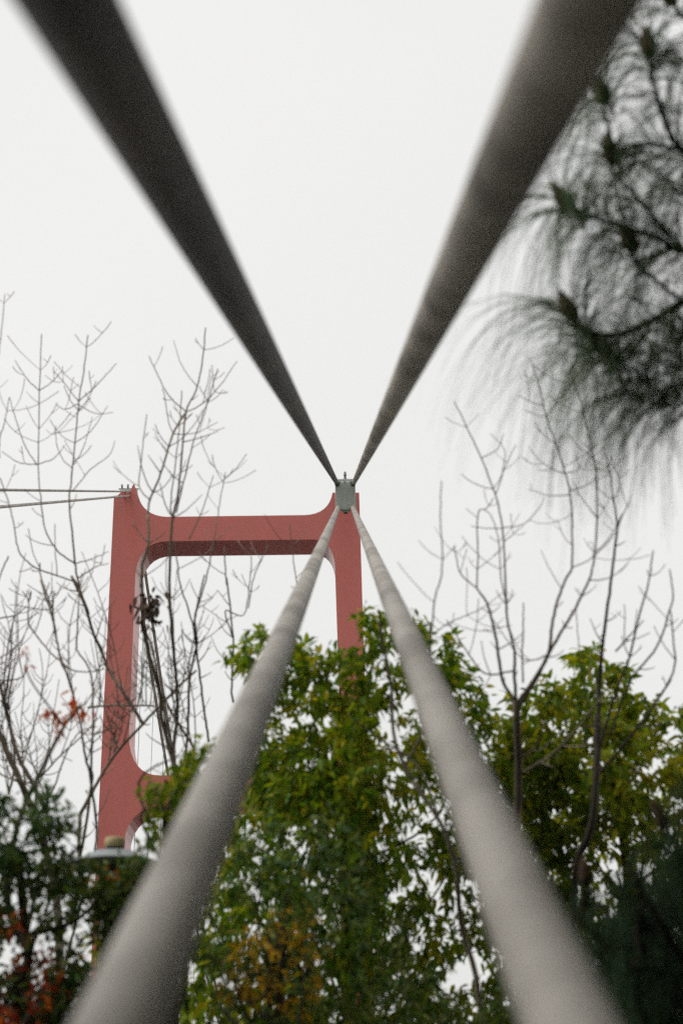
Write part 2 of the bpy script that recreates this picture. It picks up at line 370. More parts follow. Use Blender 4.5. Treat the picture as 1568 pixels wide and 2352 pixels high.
# ------------------------------------------------------------------ street lamp half hidden by the left cable
zl = 7.2; sc_ = zl/F
lp = P(262, 1975, zl); lamp = empty('street_lamp', (lp[0], lp[1], 0)); tag(lamp, 'grey dish shaped street lamp with a cream cap among the lower left branches', 'street lamp')
def lathe(prof, c, sides=32):
    m = MB(); ang = np.arange(sides)/sides*2*np.pi; vs = []
    for r, z in prof: vs += [(c[0]+r*math.cos(a), c[1]+r*math.sin(a), c[2]+z) for a in ang]
    n = len(prof); m.add(vs, [(i*sides+k, i*sides+(k+1) % sides, (i+1)*sides+(k+1) % sides, (i+1)*sides+k) for i in range(n-1) for k in range(sides)]); return m
U = sc_
lathe([(0, 50*U), (20*U, 50*U), (23*U, 47*U), (23*U, 30*U), (21*U, 28*U)], lp).build('cap', M['cream'], lamp)
lathe([(20*U, 31*U), (20*U, 14*U)], lp).build('neck', M['black'], lamp)
lathe([(18*U, 20*U), (50*U, 16*U), (66*U, 6*U), (100*U, -6*U), (112*U, -10*U), (112*U, -15*U), (70*U, -15*U), (0, -15*U)], lp).build('lamp_shade', M['lamp'], lamp)
lathe([(45*U, -15*U), (42*U, -30*U), (30*U, -38*U), (0, -38*U)], lp).build('lamp_housing', M['black'], lamp)
m = MB(); m.tube([lp + np.array([0, 0, -30*U]), (lp[0], lp[1], 0)], [.05, .07], 12); m.build('pole', M['lamp'], lamp)

# ------------------------------------------------------------------ bare trees
def depth_fn(z0, amp, ph):
    return lambda x, y: z0 + amp*math.sin(x*.011+ph) + amp*.6*math.sin(y*.008+ph*2.1)
def bare_tree(label, lines, df, base, group, bark='bark', seed=1, twig=1.0, tangle=()):
    rs = random.Random(seed)
    b0 = P(base[0], base[1], df(*base[:2])); root = empty('bare_tree', (b0[0], b0[1], 0)); tag(root, label, 'tree', group)
    trunk = MB(); crown = MB(); nt_ = 0
    def px3(x, y): return P(x, y, df(x, y))
    # root run of the trunk down to the ground
    z_ = df(*base[:2])
    t0 = px3(*base[:2]); trunk.tube([np.array([t0[0], t0[1], -.1]), np.array([t0[0], t0[1], t0[2]*.5]), t0], [z_/F*13, z_/F*11, z_/F*base[2]], 10)
    for ln in lines:
        w0, w1, pts = ln
        sm = smooth_line([(x, y) for x, y in pts], 6)
        # small kinks
        for q in range(1, len(sm)-1): sm[q] += np.array([rs.uniform(-1, 1), rs.uniform(-1, 1)])*.9
        P3 = np.array([px3(x, y) for x, y in sm]); zz = np.array([df(x, y) for x, y in sm])
        rad = np.linspace(w0, w1, len(sm))/2*1.2*zz/F
        (trunk if w0 >= 9 else crown).tube(P3, rad, 7 if w0 > 5 else 5)
        # side twigs, in opposite pairs that curve upward
        L = np.concatenate([[0], np.cumsum(np.linalg.norm(np.diff(sm, axis=0), axis=1))])
        s_ = rs.uniform(25, 60)
        while s_ < L[-1]-12:
            i = min(np.searchsorted(L, s_), len(sm)-2); p = sm[i]; t = sm[i+1]-sm[i-1] if i else sm[1]-sm[0]; t = t/np.linalg.norm(t)
            if t[1] > 0: t = -t
            wl = np.interp(s_, L, np.linspace(w0, w1, len(sm)))
            if wl < 9 and rs.random() < .9*twig:
                for sgn in (-1, 1):
                    if rs.random() < .42: continue
                    n_ = np.array([-t[1], t[0]])*sgn; d = t*rs.uniform(.25, 1.3)+n_*1.0; ln_ = rs.choice([rs.uniform(18, 60), rs.uniform(50, 150)])*(.6 if wl > 5 else .9); cv = rs.uniform(-.04, -.27)
                    q = p.copy(); tp = [q.copy()]; d /= np.linalg.norm(d); zo = rs.uniform(-.5, .5); 
                    for st in range(5):
                        q = q + d*ln_/5; tp.append(q.copy()); d = d + np.array([rs.uniform(-.16, .16), cv + rs.uniform(-.08, .08)]); d /= np.linalg.norm(d)
                    z0_ = df(p[0], p[1]); zb = [z0_ + zo*kk/5 + .0*kk for kk in range(6)]
                    pp = np.array([P(a[0], a[1], zb[kk]) for kk, a in enumerate(tp)])
                    ww = min(2.9, wl*.6)
                    crown.tube(pp, np.linspace(ww, 1.5, 6)/2*1.2*z0_/F, 4)
                    crown.tube([pp[0]-.25*(pp[1]-pp[0])*.3, pp[0]+.12*(pp[1]-pp[0])], [ww*.9*z0_/F*.7, ww*.5*z0_/F], 5)
                    if rs.random() < .45:   # a twig of the twig
                        a = tp[3]; d2 = np.array([rs.choice([-1, 1])*.8, -.5]); q2 = [a]
                        for st in range(3): q2.append(q2[-1]+d2*ln_*.1); d2 = d2+np.array([0, -.2])
                        crown.tube([P(u[0], u[1], zb[3]) for u in q2], np.linspace(1.7, 1.1, 4)/2*z0_/F, 4)
            s_ += rs.uniform(18, 100)
    allp = np.vstack([smooth_line([(x, y) for x, y in l_[2]], 6) for l_ in lines])
    for (bx, by, hgt, lean) in tangle:      # long thin shoots
        q = allp[np.argmin(np.hypot(allp[:, 0]-bx, allp[:, 1]-by))].copy(); bx, by = q; tp = [q.copy()]; d = np.array([lean, -1.0])
        for st in range(7): q = q + d*hgt/7; tp.append(q.copy()); d = d+np.array([rs.uniform(-.14, .14)-lean*.12, 0])
        zb = [df(bx, by) + kk*rs.uniform(-.04, .04) for kk in range(8)]
        crown.tube([P(a[0], a[1], zb[kk]) for kk, a in enumerate(tp)], np.linspace(2.6, 1.3, 8)/2*1.2*zb[0]/F, 4)
        for kk in (2, 3, 4, 5):
            for sg in (-1, 1):
                if rs.random() < .55:
                    l2 = rs.uniform(15, 50); a = tp[kk]; e = [a, a+np.array([sg*.5*l2, -.45*l2]), a+np.array([sg*.75*l2, -1.0*l2])]
                    crown.tube([P(u[0], u[1], zb[kk]) for u in e], np.linspace(1.7, 1.2, 3)/2*1.2*zb[0]/F, 4)
    trunk.build('trunk', M[bark], root)
    if crown.V: crown.build('crown', M[bark], root)
    return root, px3

def zz(pts, k, ox, oy): return [(x*k+ox, y*k+oy) for x, y in pts]
Z1 = lambda *p: zz(p, .5, 0, 627.2)
Z5 = lambda *p: zz(p, .35, 0, 1333)
Z6 = lambda *p: zz(p, .4, 940.8, 784)
Z7 = lambda *p: zz(p, .35, 1019, 1568)
Z8 = lambda *p: zz(p, .5, 392, 1568)
J = [(402, 1770)]
lines_B = [
 (17, 13, [(425, 2400), (423, 2100), (416, 1930), (412, 1860), (404, 1790), (402, 1758)]),
 (8, 5.5, [(402, 1760)] + Z5((1140, 1080), (1165, 900), (1160, 700), (1150, 560), (1120, 200), (1112, 0))),
 (5.5, 5, Z5((1112, 0)) + Z1((790, 1150), (815, 1040))),
 (4.6, 2.2, Z1((815, 1040), (835, 850), (855, 640), (900, 540), (930, 400), (945, 250))),
 (4.4, 4, Z1((855, 640), (795, 740), (740, 920), (690, 1045), (680, 1110))),
 (8.5, 6.5, [(402, 1770)] + Z5((1110, 1090), (1060, 900), (1050, 740), (1000, 560), (960, 400), (938, 280), (940, 150), (930, 0))),
 (6.5, 5, Z5((930, 0)) + Z1((650, 1440), (655, 1340), (683, 1240), (680, 1110))),
 (2.6, 1.6, Z1((855, 635), (800, 590), (750, 520), (685, 380))),
 (2.6, 1.4, Z1((855, 640), (930, 600), (1000, 530), (1090, 405))),
 (2.2, 1.4, Z1((795, 740), (775, 680), (755, 560), (745, 530))),
 (2.2, 1.3, Z1((795, 740), (900, 735), (1000, 685))),
 (3, 2, Z1((790, 1120), (785, 1060), (805, 880), (825, 700), (835, 540))),
 (3.2, 2, Z1((810, 1100), (870, 850), (900, 740), (955, 590), (1000, 440))),
 (2.8, 1.8, Z1((690, 1045), (640, 980), (650, 860), (675, 650))),
 (3.5, 2.5, Z5((1270, 310), (1240, 200), (1180, 20)) + Z1((815, 1330), (800, 1230))),
 (6, 4.5, [(445, 1740)] + Z5((1270, 1100), (1165, 930), (1060, 740))),
 (5, 4, Z5((1370, 1060), (1340, 850), (1300, 540), (1270, 310))),
 (3.5, 1.8, Z5((1270, 310), (1290, 210), (1350, 0)) + Z1((960, 1350), (985, 1215), (1010, 1060), (1035, 915))),
 (3, 1.6, Z1((870, 1220), (930, 1090), (980, 930))),
 (4.5, 2.5, Z5((1530, 800), (1520, 700), (1530, 380), (1490, 0)) + Z1((1040, 1430), (1030, 1260))),
 (3.2, 1.7, Z5((1530, 380), (1480, 200)) + Z1((1120, 1568), (1150, 1380), (1155, 1260))),
 (2.6, 1.5, Z1((1140, 1540), (1165, 1400), (1200, 1320), (1235, 1250))),
 (2.6, 1.5, Z1((1400, 1560), (1370, 1450), (1345, 1300), (1330, 1150))),
 (7.5, 7.5, [(425, 2300), (330, 2180), (215, 2080), (184, 1980), (184, 1872)]),
 (7.5, 4, Z5((530, 1530), (640, 1330), (750, 1150), (940, 940), (1160, 710), (1290, 590))),
 (5, 4, Z5((580, 835), (700, 822), (860, 820), (1010, 825))),
 (7.5, 5, Z5((940, 940), (850, 800), (790, 700), (720, 600), (690, 520), (620, 360), (560, 170), (520, 60), (470, -30))),
 (5, 3.6, Z5((470, -30)) + Z1((410, 1568), (365, 1440), (345, 1335))),
 (4, 2, Z1((345, 1335), (320, 1050), (330, 940), (345, 780), (362, 600), (385, 450), (405, 285))),
 (2.2, 1.3, Z1((362, 590), (300, 510), (250, 455))), (2.4, 1.3, Z1((362, 590), (450, 510), (535, 415))),
 (2, 1.2, Z1((362, 600), (300, 625), (255, 600))), (2, 1.2, Z1((362, 605), (440, 645), (520, 640))),
 (2, 1.2, Z1((335, 900), (280, 840), (255, 740), (260, 700))), (2, 1.2, Z1((340, 880), (385, 800), (425, 660))),
 (2.2, 1.2, Z1((335, 1000), (420, 900), (500, 840), (530, 770))),
 (3.4, 1.8, Z1((345, 1335), (270, 1280), (210, 1180), (190, 1050), (178, 880), (182, 540), (192, 280))),
 (2.2, 1.3, Z1((172, 880), (120, 800), (68, 650), (45, 570))), (2.2, 1.3, Z1((172, 880), (250, 850), (300, 790))),
 (2.2, 1.3, Z1((172, 880), (90, 870), (10, 820))), (2, 1.2, Z1((182, 540), (120, 480), (70, 400))), (2, 1.2, Z1((182, 540), (240, 500), (285, 450))),
 (3.2, 2, Z1((350, 1418), (190, 1365), (110, 1310), (82, 1255), (60, 1130), (30, 1020), (0, 940))),
 (2.6, 1.4, Z1((350, 1335), (430, 1310), (500, 1280))), (3, 1.4, Z1((360, 1400), (440, 1350), (500, 1335))),
 (5, 4, [(402, 1770), (385, 1690), (372, 1600), (352, 1500), (331, 1440)]),
 (6, 3, [(412, 1850), (430, 1700), (436, 1560), (452, 1480), (449, 1411), (470, 1320)]),
]
blk = 'bare trees with thin upright twigs'
tB, pB = bare_tree('bare grey tree in front of the left tower leg, its twigs crossing the red crossbeam', lines_B, depth_fn(10.50, 0.46, .4), (425, 2400, 9), blk, seed=3, tangle=[(300+random.uniform(-80, 190), 1800-random.uniform(0, 260), random.uniform(120, 330), random.uniform(-.35, .35)) for _ in range(26)])
# tangle of dry leaves caught in it
n = 90; cc = np.array([pB(350+random.gauss(0, 9), 1397+random.gauss(0, 12)) for _ in range(n)]) + rng.normal(0, .05, (n, 3))
dd = rng.normal(0, 1, (n, 3)); dd[:, 2] -= .6
leaf_mesh('dry_leaves', cc, dd, rng.normal(0, 1, (n, 3)), rng.uniform(.05, .1, n), rng.uniform(.02, .04, n), M['dry'], tB)

lines_L = [
 (18, 12, [(140, 2400), (134, 2100), (100, 1930), (70, 1860)] ),
 (14, 9, [(85, 1880)] + Z5((150, 1350), (60, 1150), (0, 1000), (-60, 860))),
 (9, 6, Z5((300, 1500), (220, 1340), (120, 1150), (60, 930), (0, 680), (-40, 500))),
 (6, 5, [(140, 2250), (185, 2080), (222, 1930), (206, 1770)]),
 (5, 3, Z5((590, 1250), (560, 1150), (520, 900), (440, 620), (400, 530), (370, 360), (340, 230), (270, 0)) + Z1((240, 1540), (190, 1400), (185, 1330))),
 (4, 2.4, Z5((400, 530), (320, 460), (195, 290), (190, 140), (150, 70))),
 (3.4, 1.6, Z5((190, 140), (205, 70)) + Z1((140, 1500), (145, 1465))),
 (3, 1.5, Z5((370, 360), (350, 200), (355, 80)) + Z1((255, 1480))),
 (5, 2.5, Z5((60, 1400), (100, 1200), (60, 900), (30, 680), (60, 400), (100, 240))),
 (3.5, 1.6, Z5((30, 660), (140, 640), (190, 570))),
 (3.5, 2, Z5((0, 250), (100, 230), (180, 170))),
 (4, 2, Z5((220, 1340), (400, 1150), (560, 1000), (640, 900))),
 (6, 5, [(184, 1975), (200, 1880), (212, 1790), (210, 1770)]),
 (4, 2, Z5((500, 460), (510, 300), (520, 100), (540, -50))),
 (5, 3.5, Z5((600, 1250), (610, 900), (600, 620), (510, 460))),
 (3.5, 2, Z5((400, 530), (480, 590), (600, 600), (690, 580))),
 (4.5, 3, Z5((220, 1330), (120, 1320), (0, 1270))),
 (4, 2, Z5((250, 1540), (340, 1400), (430, 1150), (520, 1000), (640, 960))),
 (2.4, 1.5, Z1((0, 850), (0, 760), (22, 690), (45, 570))), (2.4, 1.5, [(-10, 860), (0, 797), (12, 675)]),
 (3, 2, Z1((40, 1300), (0, 1400), (-20, 1500))),
]
tL_, pL = bare_tree('bare tree leaning out of the left edge with a thick pale trunk and crossing twigs', lines_L, depth_fn(10.08, 0.38, 1.9), (140, 2400, 9), blk, seed=5, tangle=[(random.uniform(-20, 230), 1900-random.uniform(0, 330), random.uniform(120, 320), random.uniform(-.4, .4)) for _ in range(30)])

lines_C = [
 (18, 15, [(1195, 2400), (1192, 2100), (1187, 1918), (1190, 1778), (1185, 1610)]),
 (7, 4, [(1185, 1615)] + Z6((600, 1900), (600, 1780), (560, 1600), (545, 1300))),
 (4, 2, Z6((545, 1300), (530, 1070), (490, 880), (410, 670), (340, 520), (255, 345))),
 (7, 4, [(1184, 1615)] + Z6((530, 1940), (500, 1740), (470, 1600), (440, 1500), (385, 1420))),
 (3.2, 2, Z6((385, 1420), (390, 1200), (390, 990), (440, 960), (480, 900))),
 (3, 1.8, Z6((385, 1420), (290, 1330), (258, 1200), (250, 1185))),
 (3, 1.8, Z6((560, 1540), (520, 1340), (510, 1150), (470, 1010), (430, 970))),
 (8, 4.5, [(1187, 1615)] + Z6((700, 1960), (790, 1800), (820, 1600), (870, 1420), (930, 1300))),
 (4.2, 2, Z6((930, 1300), (930, 1050), (920, 880), (890, 750), (840, 590), (780, 430), (740, 250), (700, 130))),
 (8, 4.5, [(1190, 1625)] + Z6((730, 1930), (820, 1750), (950, 1530), (1040, 1340))),
 (4.2, 2, Z6((1040, 1340), (1070, 1130), (1070, 780), (1030, 560), (980, 350), (930, 200))),
 (2.4, 1.4, Z6((530, 1070), (650, 1050), (740, 960), (770, 890))), (2.2, 1.3, Z6((535, 1075), (400, 1070), (350, 1060))),
 (2.2, 1.3, Z6((540, 1150), (650, 1060))),
 (2.4, 1.3, Z6((890, 755), (830, 740), (740, 680), (680, 600))), (2.2, 1.3, Z6((890, 755), (960, 740), (1000, 650))),
 (2.4, 1.3, Z6((920, 880), (800, 885), (680, 850))), (2.4, 1.3, Z6((920, 860), (1040, 810), (1080, 720))),
 (2.6, 1.3, Z6((930, 1300), (1050, 1240), (1170, 1110), (1220, 1000))), (2.4, 1.3, Z6((870, 1420), (820, 1340), (750, 1200))),
 (2.2, 1.3, Z6((410, 670), (500, 620), (540, 530))), (2.2, 1.3, Z6((490, 880), (530, 760), (540, 620), (460, 530))),
 (2.2, 1.3, Z6((775, 370), (700, 350), (620, 310))),
 (4, 2.4, Z6((650, 1960), (645, 1800), (650, 1640), (650, 1500))),
 (4, 2.4, Z6((600, 1890), (440, 1910), (340, 1800), (210, 1600))), 
 (3.4, 1.6, Z6((790, 1800), (700, 1830), (620, 1800), (480, 1600))),
 (2.6, 1.4, Z6((130, 1680), (260, 1600), (400, 1540), (540, 1440))),
 (7, 3.5, [(1194, 1778), (1264, 1736), (1310, 1690), (1341, 1655), (1380, 1600)]),
 (5, 2.5, [(1188, 1750), (1229, 1710), (1250, 1655)]),
]
bare_tree('bare forked tree right of the cables, its trunk dividing into a candelabra of limbs', lines_C, depth_fn(7.83, 0.23, 2.7), (1195, 2400, 9), blk, seed=11, twig=.8)
lines_D = [
 (16, 14, [(1310, 2400), (1315, 2150), (1323, 1988), (1355, 1904), (1369, 1771), (1372, 1640)]),
 (9, 4.5, [(1372, 1660)] + Z6((1090, 1900), (1110, 1700), (1150, 1400), (1190, 1060))),
 (4, 2, Z6((1190, 1060), (1150, 780), (1120, 640))), (3, 1.5, Z6((1190, 1060), (1240, 960), (1270, 880))),
 (6, 2.5, [(1374, 1720)] + Z6((1200, 1960), (1250, 1850), (1320, 1560), (1370, 1380), (1395, 1200))),
 (5, 2.5, [(1400, 1690)] + Z6((1260, 1960), (1420, 1750), (1490, 1540), (1510, 1460), (1490, 1310))),
 (4.5, 2.5, [(1488, 1638)] + Z6((1510, 1900), (1510, 1700), (1495, 1550))),
 (7, 3.5, [(1379, 1774), (1439, 1701), (1488, 1638), (1540, 1560)]),
 (4, 2, Z6((1180, 1780), (1340, 1600)) ), (3, 1.6, [(1372, 1700), (1345, 1600), (1330, 1500), (1322, 1400)]),
]
bare_tree('slender bare tree with a dark trunk in front of the right leafy crown', lines_D, depth_fn(7.90, 0.23, .9), (1310, 2400, 8), blk, bark='bark_dark', seed=13, twig=.8)
lines_E = [
 (12, 8, [(1110, 2400), (1092, 2243), (1057, 2118), (1047, 1993), (1012, 1893), (947, 1793)]),
 (8, 5, [(947, 1793), (907, 1703), (897, 1568), (880, 1480), (868, 1400)]),
 (4, 2, [(993, 1560), (988, 1500), (997, 1384), (1015, 1304), (1011, 1184), (1013, 1104)]),
 (6, 3.5, [(930, 1760), (970, 1680), (990, 1600), (993, 1560)]),
 (5, 3, [(1012, 1893), (960, 1760), (860, 1690), (800, 1640)]),
]
bare_tree('thin crooked bare tree in front of the leafy crown between the two lower cables', lines_E, depth_fn(7.22, 0.15, 4.2), (1110, 2400, 7), blk, seed=17, twig=.35)

# ------------------------------------------------------------------ leafy trees
def in_poly(x, y, poly):
    inside = np.zeros(len(x), bool); n = len(poly); j = n-1
    for i in range(n):
        xi, yi = poly[i]; xj, yj = poly[j]
        c = ((yi > y) != (yj > y)) & (x < (xj-xi)*(y-yi)/((yj-yi)+1e-9)+xi); inside ^= c; j = i
    return inside
def edge_dist(x, y, poly):
    d = np.full(len(x), 1e9); n = len(poly)
    for i in range(n):
        a = np.array(poly[i], float); b = np.array(poly[(i+1) % n], float); ab = b-a
        t = np.clip(((x-a[0])*ab[0]+(y-a[1])*ab[1])/(ab@ab+1e-9), 0, 1)
        d = np.minimum(d, np.hypot(x-a[0]-t*ab[0], y-a[1]-t*ab[1]))
    return d
def leafy_tree(name, label, cat, poly, z0, R, ncl, per, Ls, material, trunk_px, holes=(), group=None, seed=1, bark='bark_dark', droop=.5, clr=.13, wr=(.34, .48), limbs=12, hole_p=.97, q=1.0, tr=.11, thick=()):
    R *= q; Ls *= q; clr *= q
    rs = np.random.default_rng(seed); pol = np.array(poly, float)
    lo_, hi_ = pol.min(0), pol.max(0)
    xs = []; ys = []
    while len(xs) < ncl:
        x = rs.uniform(lo_[0], hi_[0], 4000); y = rs.uniform(lo_[1], hi_[1], 4000); k = in_poly(x, y, poly)
        nz = np.sin(x*.021+seed)*np.sin(y*.017+seed*1.7) + .6*np.sin(x*.047+y*.03+seed*.6)
        k &= rs.random(4000) < np.clip(.92+.30*nz, .45, 1)
        for hx, hy, hr in holes: k &= ~((np.hypot((x-hx), (y-hy)) < hr*1.0) & (rs.random(4000) < hole_p))
        xs += list(x[k]); ys += list(y[k])
    x = np.array(xs[:ncl]); y = np.array(ys[:ncl])
    for tx, ty, sx, sy, k in thick: x = np.append(x, rs.normal(tx, sx, k)); y = np.append(y, rs.normal(ty, sy, k))
    kk = in_poly(x, y, poly); x = x[kk]; y = y[kk]; ncl = len(x)
    ed = edge_dist(x, y, poly); mxd = max(ed.max(), 1); dz = R*np.sqrt(np.clip(ed/(mxd*.7), .03, 1))
    z = z0 + rs.uniform(-1, 1, ncl)*dz
    cen = np.array([P(a, b, c) for a, b, c in zip(x, y, z)])
    zt = z0; b0 = P(trunk_px[0], trunk_px[1], zt); root = empty(name, (b0[0], b0[1], 0)); tag(root, label, cat, group)
    # twigs with leaves along them
    ctr = P(*(pol.mean(0)), z0); ctr[2] -= .5
    out_ = cen-ctr; out_ /= np.linalg.norm(out_, axis=1, keepdims=True)+1e-9
    tw = out_*.7 + rs.normal(0, .55, (ncl, 3)) + np.array([0, 0, .15]); tw /= np.linalg.norm(tw, axis=1, keepdims=True)
    t = rs.uniform(-1, 1, (ncl, per)); tl = rs.uniform(.7, 1.5, (ncl, 1))*clr
    base = cen[:, None] + tw[:, None]*(t*tl)[..., None] + np.array([0, 0, -1.0])*((t*.5+.5)**2*tl*.5)[..., None] + rs.normal(0, clr*.28, (ncl, per, 3))
    d = tw[:, None]*.55 + rs.normal(0, .62, (ncl, per, 3)) + np.array([0, 0, -droop])
    base = base.reshape(-1, 3); d = d.reshape(-1, 3); N = len(base)
    up = rs.normal(0, .55, (N, 3)) + np.array([0, -.25, .8])
    L = Ls*rs.uniform(.6, 1.25, N); W = L*rs.uniform(wr[0], wr[1], N)
    leaf_mesh('crown', base, d, up, L, W, M[material], root)
    m = MB()
    tp = [(px, py) for px, py in trunk_px[2]]
    tpts = [np.array([b0[0], b0[1], -.1])] + [P(px, py, zt) for px, py in tp]; sm = smooth_line(tpts, 8)
    rr = np.linspace(tr, .02, len(sm))*q; m.tube(sm, rr, 10)
    for i in rs.choice(ncl, min(limbs, ncl), replace=False):
        c = cen[i]; below = sm[sm[:, 2] < c[2]-.2]
        if not len(below): continue
        a = below[min(len(below)-1, int(np.argmin(np.abs(below[:, 2]-(c[2]-np.linalg.norm(c[:2]-b0[:2])*.9)))))]
        mid = (a+c)/2 + rs.normal(0, .12, 3); mid[2] += .05
        m.tube(smooth_line([a, mid, c], 5), np.linspace(.022, .005, 11)*q, 5)
    for i in range(ncl):
        if i % 2 == 0: m.tube([cen[i]-tw[i]*tl[i], cen[i], cen[i]+tw[i]*tl[i]*.9-np.array([0, 0, tl[i][0]*.3])], [.005*q, .004*q, .003*q], 4)
    m.build('trunk', M[bark], root)
    return root

polyC = [(548, 1470), (575, 1440), (612, 1428), (640, 1480), (700, 1470), (735, 1492), (772, 1500), (815, 1490), (830, 1412), (852, 1405), (868, 1430), (905, 1400), (945, 1392), (975, 1420), (1010, 1450), (1040, 1480),
         (1062, 1540), (1100, 1580), (1120, 1640), (1170, 1760), (1180, 1900), (1170, 2100), (1200, 2430), (420, 2430), (460, 2150), (520, 1900), (600, 1700), (640, 1620), (600, 1580), (565, 1545), (545, 1520)]
holesC = [(665, 1575, 14), (742, 1655, 26), (655, 1655, 14), (880, 1640, 26), (925, 1620, 30), (945, 1655, 26), (872, 1700, 20), (905, 1720, 22), (890, 1780, 22), (900, 1830, 24), (985, 1790, 20), (1000, 1860, 30), (940, 1900, 26), (970, 1930, 26), (985, 2010, 34), (930, 2020, 30), (900, 2050, 26), (1010, 2060, 24),
          (820, 1925, 14), (700, 1930, 26), (610, 1945, 22), (660, 1905, 18), (860, 1990, 20), (740, 2010, 22), (620, 2068, 24), (560, 2175, 22), (1085, 2170, 30), (1060, 2220, 42), (1035, 2255, 34), (1100, 2230, 30), (960, 2200, 22), (900, 2235, 22), (780, 2180, 16), (760, 2270, 22), (720, 2200, 18), (640, 2300, 22), (700, 1760, 14), (560, 2250, 16)]
leafy_tree('camphor_tree', 'broad evergreen tree with drooping yellow green leaves filling the space between the lower cables', 'tree', polyC, 8.74, 1.7, 1420, 13, .15, 'camphor',
           (800, 2400, [(800, 2300), (790, 2000), (770, 1750), (800, 1560)]), holesC, group='evergreen trees', seed=21, q=0.514, thick=[(640, 1800, 60, 60, 80), (760, 1780, 60, 100, 80), (820, 1720, 26, 120, 65), (832, 2050, 24, 160, 110)])
polyR = [(1130, 1655), (1180, 1600), (1240, 1585), (1262, 1545), (1290, 1530), (1310, 1490), (1345, 1482), (1372, 1495), (1420, 1490), (1440, 1530), (1425, 1570), (1470, 1600), (1520, 1612), (1568, 1610), (1700, 1640), (1740, 2000), (1700, 2430), (1150, 2430), (1230, 2050), (1180, 1800)]
holesR = [(1160, 1620, 26), (1140, 1700, 14), (1480, 1760, 34), (1500, 1790, 30), (1530, 1830, 26), (1470, 1720, 22), (1185, 1830, 22), (1165, 1850, 16), (1290, 1660, 14), (1350, 1740, 12), (1230, 1800, 14), (1260, 1800, 14), (1330, 1950, 16), (1400, 1980, 30), (1450, 1985, 24), (1380, 2050, 22), (1320, 2010, 14), (1250, 1930, 14), (1270, 1640, 14), (1430, 1640, 14), (1400, 1845, 12), (1550, 1700, 20)]
leafy_tree('camphor_tree', 'bright green evergreen tree at the right edge behind the slender dark trunk', 'tree', polyR, 9.27, 1.6, 900, 13, .175, 'camphor2',
           (1450, 2400, [(1450, 2250), (1440, 2000), (1400, 1750), (1370, 1560)]), holesR, group='evergreen trees', seed=22, q=0.515, thick=[(1220, 1760, 50, 110, 90), (1230, 1980, 50, 110, 60), (1450, 1760, 80, 80, 100)])
# sprays of the same kind of leaves left of the lower left cable
polyS = [(335, 1800), (372, 1775), (400, 1765), (440, 1730), (470, 1690), (488, 1700), (470, 1770), (430, 1850), (400, 1900), (380, 1935), (362, 1900), (345, 1850)]
leafy_tree('evergreen_sapling', 'yellow green leafy sapling in front of the lower red crossbeam', 'tree', polyS, 7.22, .5, 60, 10, .115, 'camphor2',
           (395, 2350, [(395, 2200), (392, 2000), (400, 1850), (430, 1770)]), (), seed=23, limbs=14, q=0.535)
leafy_tree('evergreen_sapling', 'small green sapling between the street lamp and the lower left cable', 'tree', [(215, 2010), (330, 1990), (345, 2060), (325, 2200), (330, 2330), (230, 2400), (220, 2200)], 7.0, .5, 95, 10, .105, 'camphor2',
           (290, 2400, [(290, 2330), (285, 2200), (280, 2080)]), [(235, 2120, 16), (255, 2240, 16)], seed=43, limbs=14, q=0.524)
polyD = [(430, 2040), (500, 1985), (560, 1930), (640, 1880), (720, 1860), (800, 1880), (860, 1950), (900, 2080), (960, 2180), (1060, 2270), (1150, 2290), (1250, 2330), (1260, 2460), (350, 2460), (400, 2200)]
leafy_tree('dark_evergreen_tree', 'dark bluish green evergreen shrub below the camphor tree in the bottom centre', 'shrub', polyD, 6.54, .8, 330, 12, .09, 'holly',
           (640, 2420, [(640, 2350), (650, 2200), (660, 2050)]), holesC, seed=24, q=0.524, limbs=9, tr=.05, droop=.2, wr=(.36, .5))
polyH = [(-60, 1800), (0, 1830), (30, 1842), (60, 1860), (75, 1790), (112, 1815), (150, 1840), (165, 1910), (120, 1960), (160, 1985), (250, 1995), (320, 1960), (345, 1930), (370, 1945), (330, 2040), (300, 2100), (330, 2460), (-120, 2460), (-120, 1900)]
holesH = [(105, 1950, 28), (45, 1920, 16), (20, 1935, 16), (65, 1965, 18), (25, 2000, 16), (60, 2005, 14), (170, 1945, 26), (200, 1960, 24), (95, 2050, 24), (130, 2080, 46), (165, 2130, 52), (190, 2170, 54), (150, 2190, 48), (120, 2170, 50), (200, 2065, 16), (205, 2120, 24), (200, 2215, 26), (180, 1972, 14), (215, 1976, 16), (250, 1976, 16), (285, 1972, 16), (262, 1945, 16), (20, 2060, 24), (60, 2090, 28), (50, 2150, 44), (10, 2190, 34), (20, 2270, 30), (90, 2270, 36), (60, 2230, 44), (250, 2230, 30), (100, 2230, 36), (180, 2340, 30), (20, 2330, 30)]
leafy_tree('dark_evergreen_tree', 'dark glossy evergreen shrub filling the lower left corner below the street lamp', 'shrub', polyH, 6.38, .8, 700, 12, .09, 'holly',
           (60, 2420, [(60, 2300), (55, 2150), (40, 1980)]), holesH, seed=25, q=0.555, thick=[(130, 2120, 60, 70, 50), (60, 2300, 60, 50, 50), (180, 2300, 40, 60, 45)], limbs=9, tr=.05, droop=.2, wr=(.36, .5))
polyY = [(555, 2160), (590, 2130), (640, 2100), (672, 2110), (700, 2080), (745, 2130), (740, 2210), (720, 2290), (670, 2330), (600, 2320), (560, 2300), (510, 2280), (500, 2200)]
leafy_tree('yellow_shrub', 'shrub with golden yellow autumn leaves beside the lower left cable', 'shrub', polyY, 6.38, .7, 80, 6, .085, 'yellow',
           (620, 2420, [(620, 2350), (625, 2250), (640, 2160)]), (), seed=26, q=0.532, limbs=9, tr=.035, droop=.4)
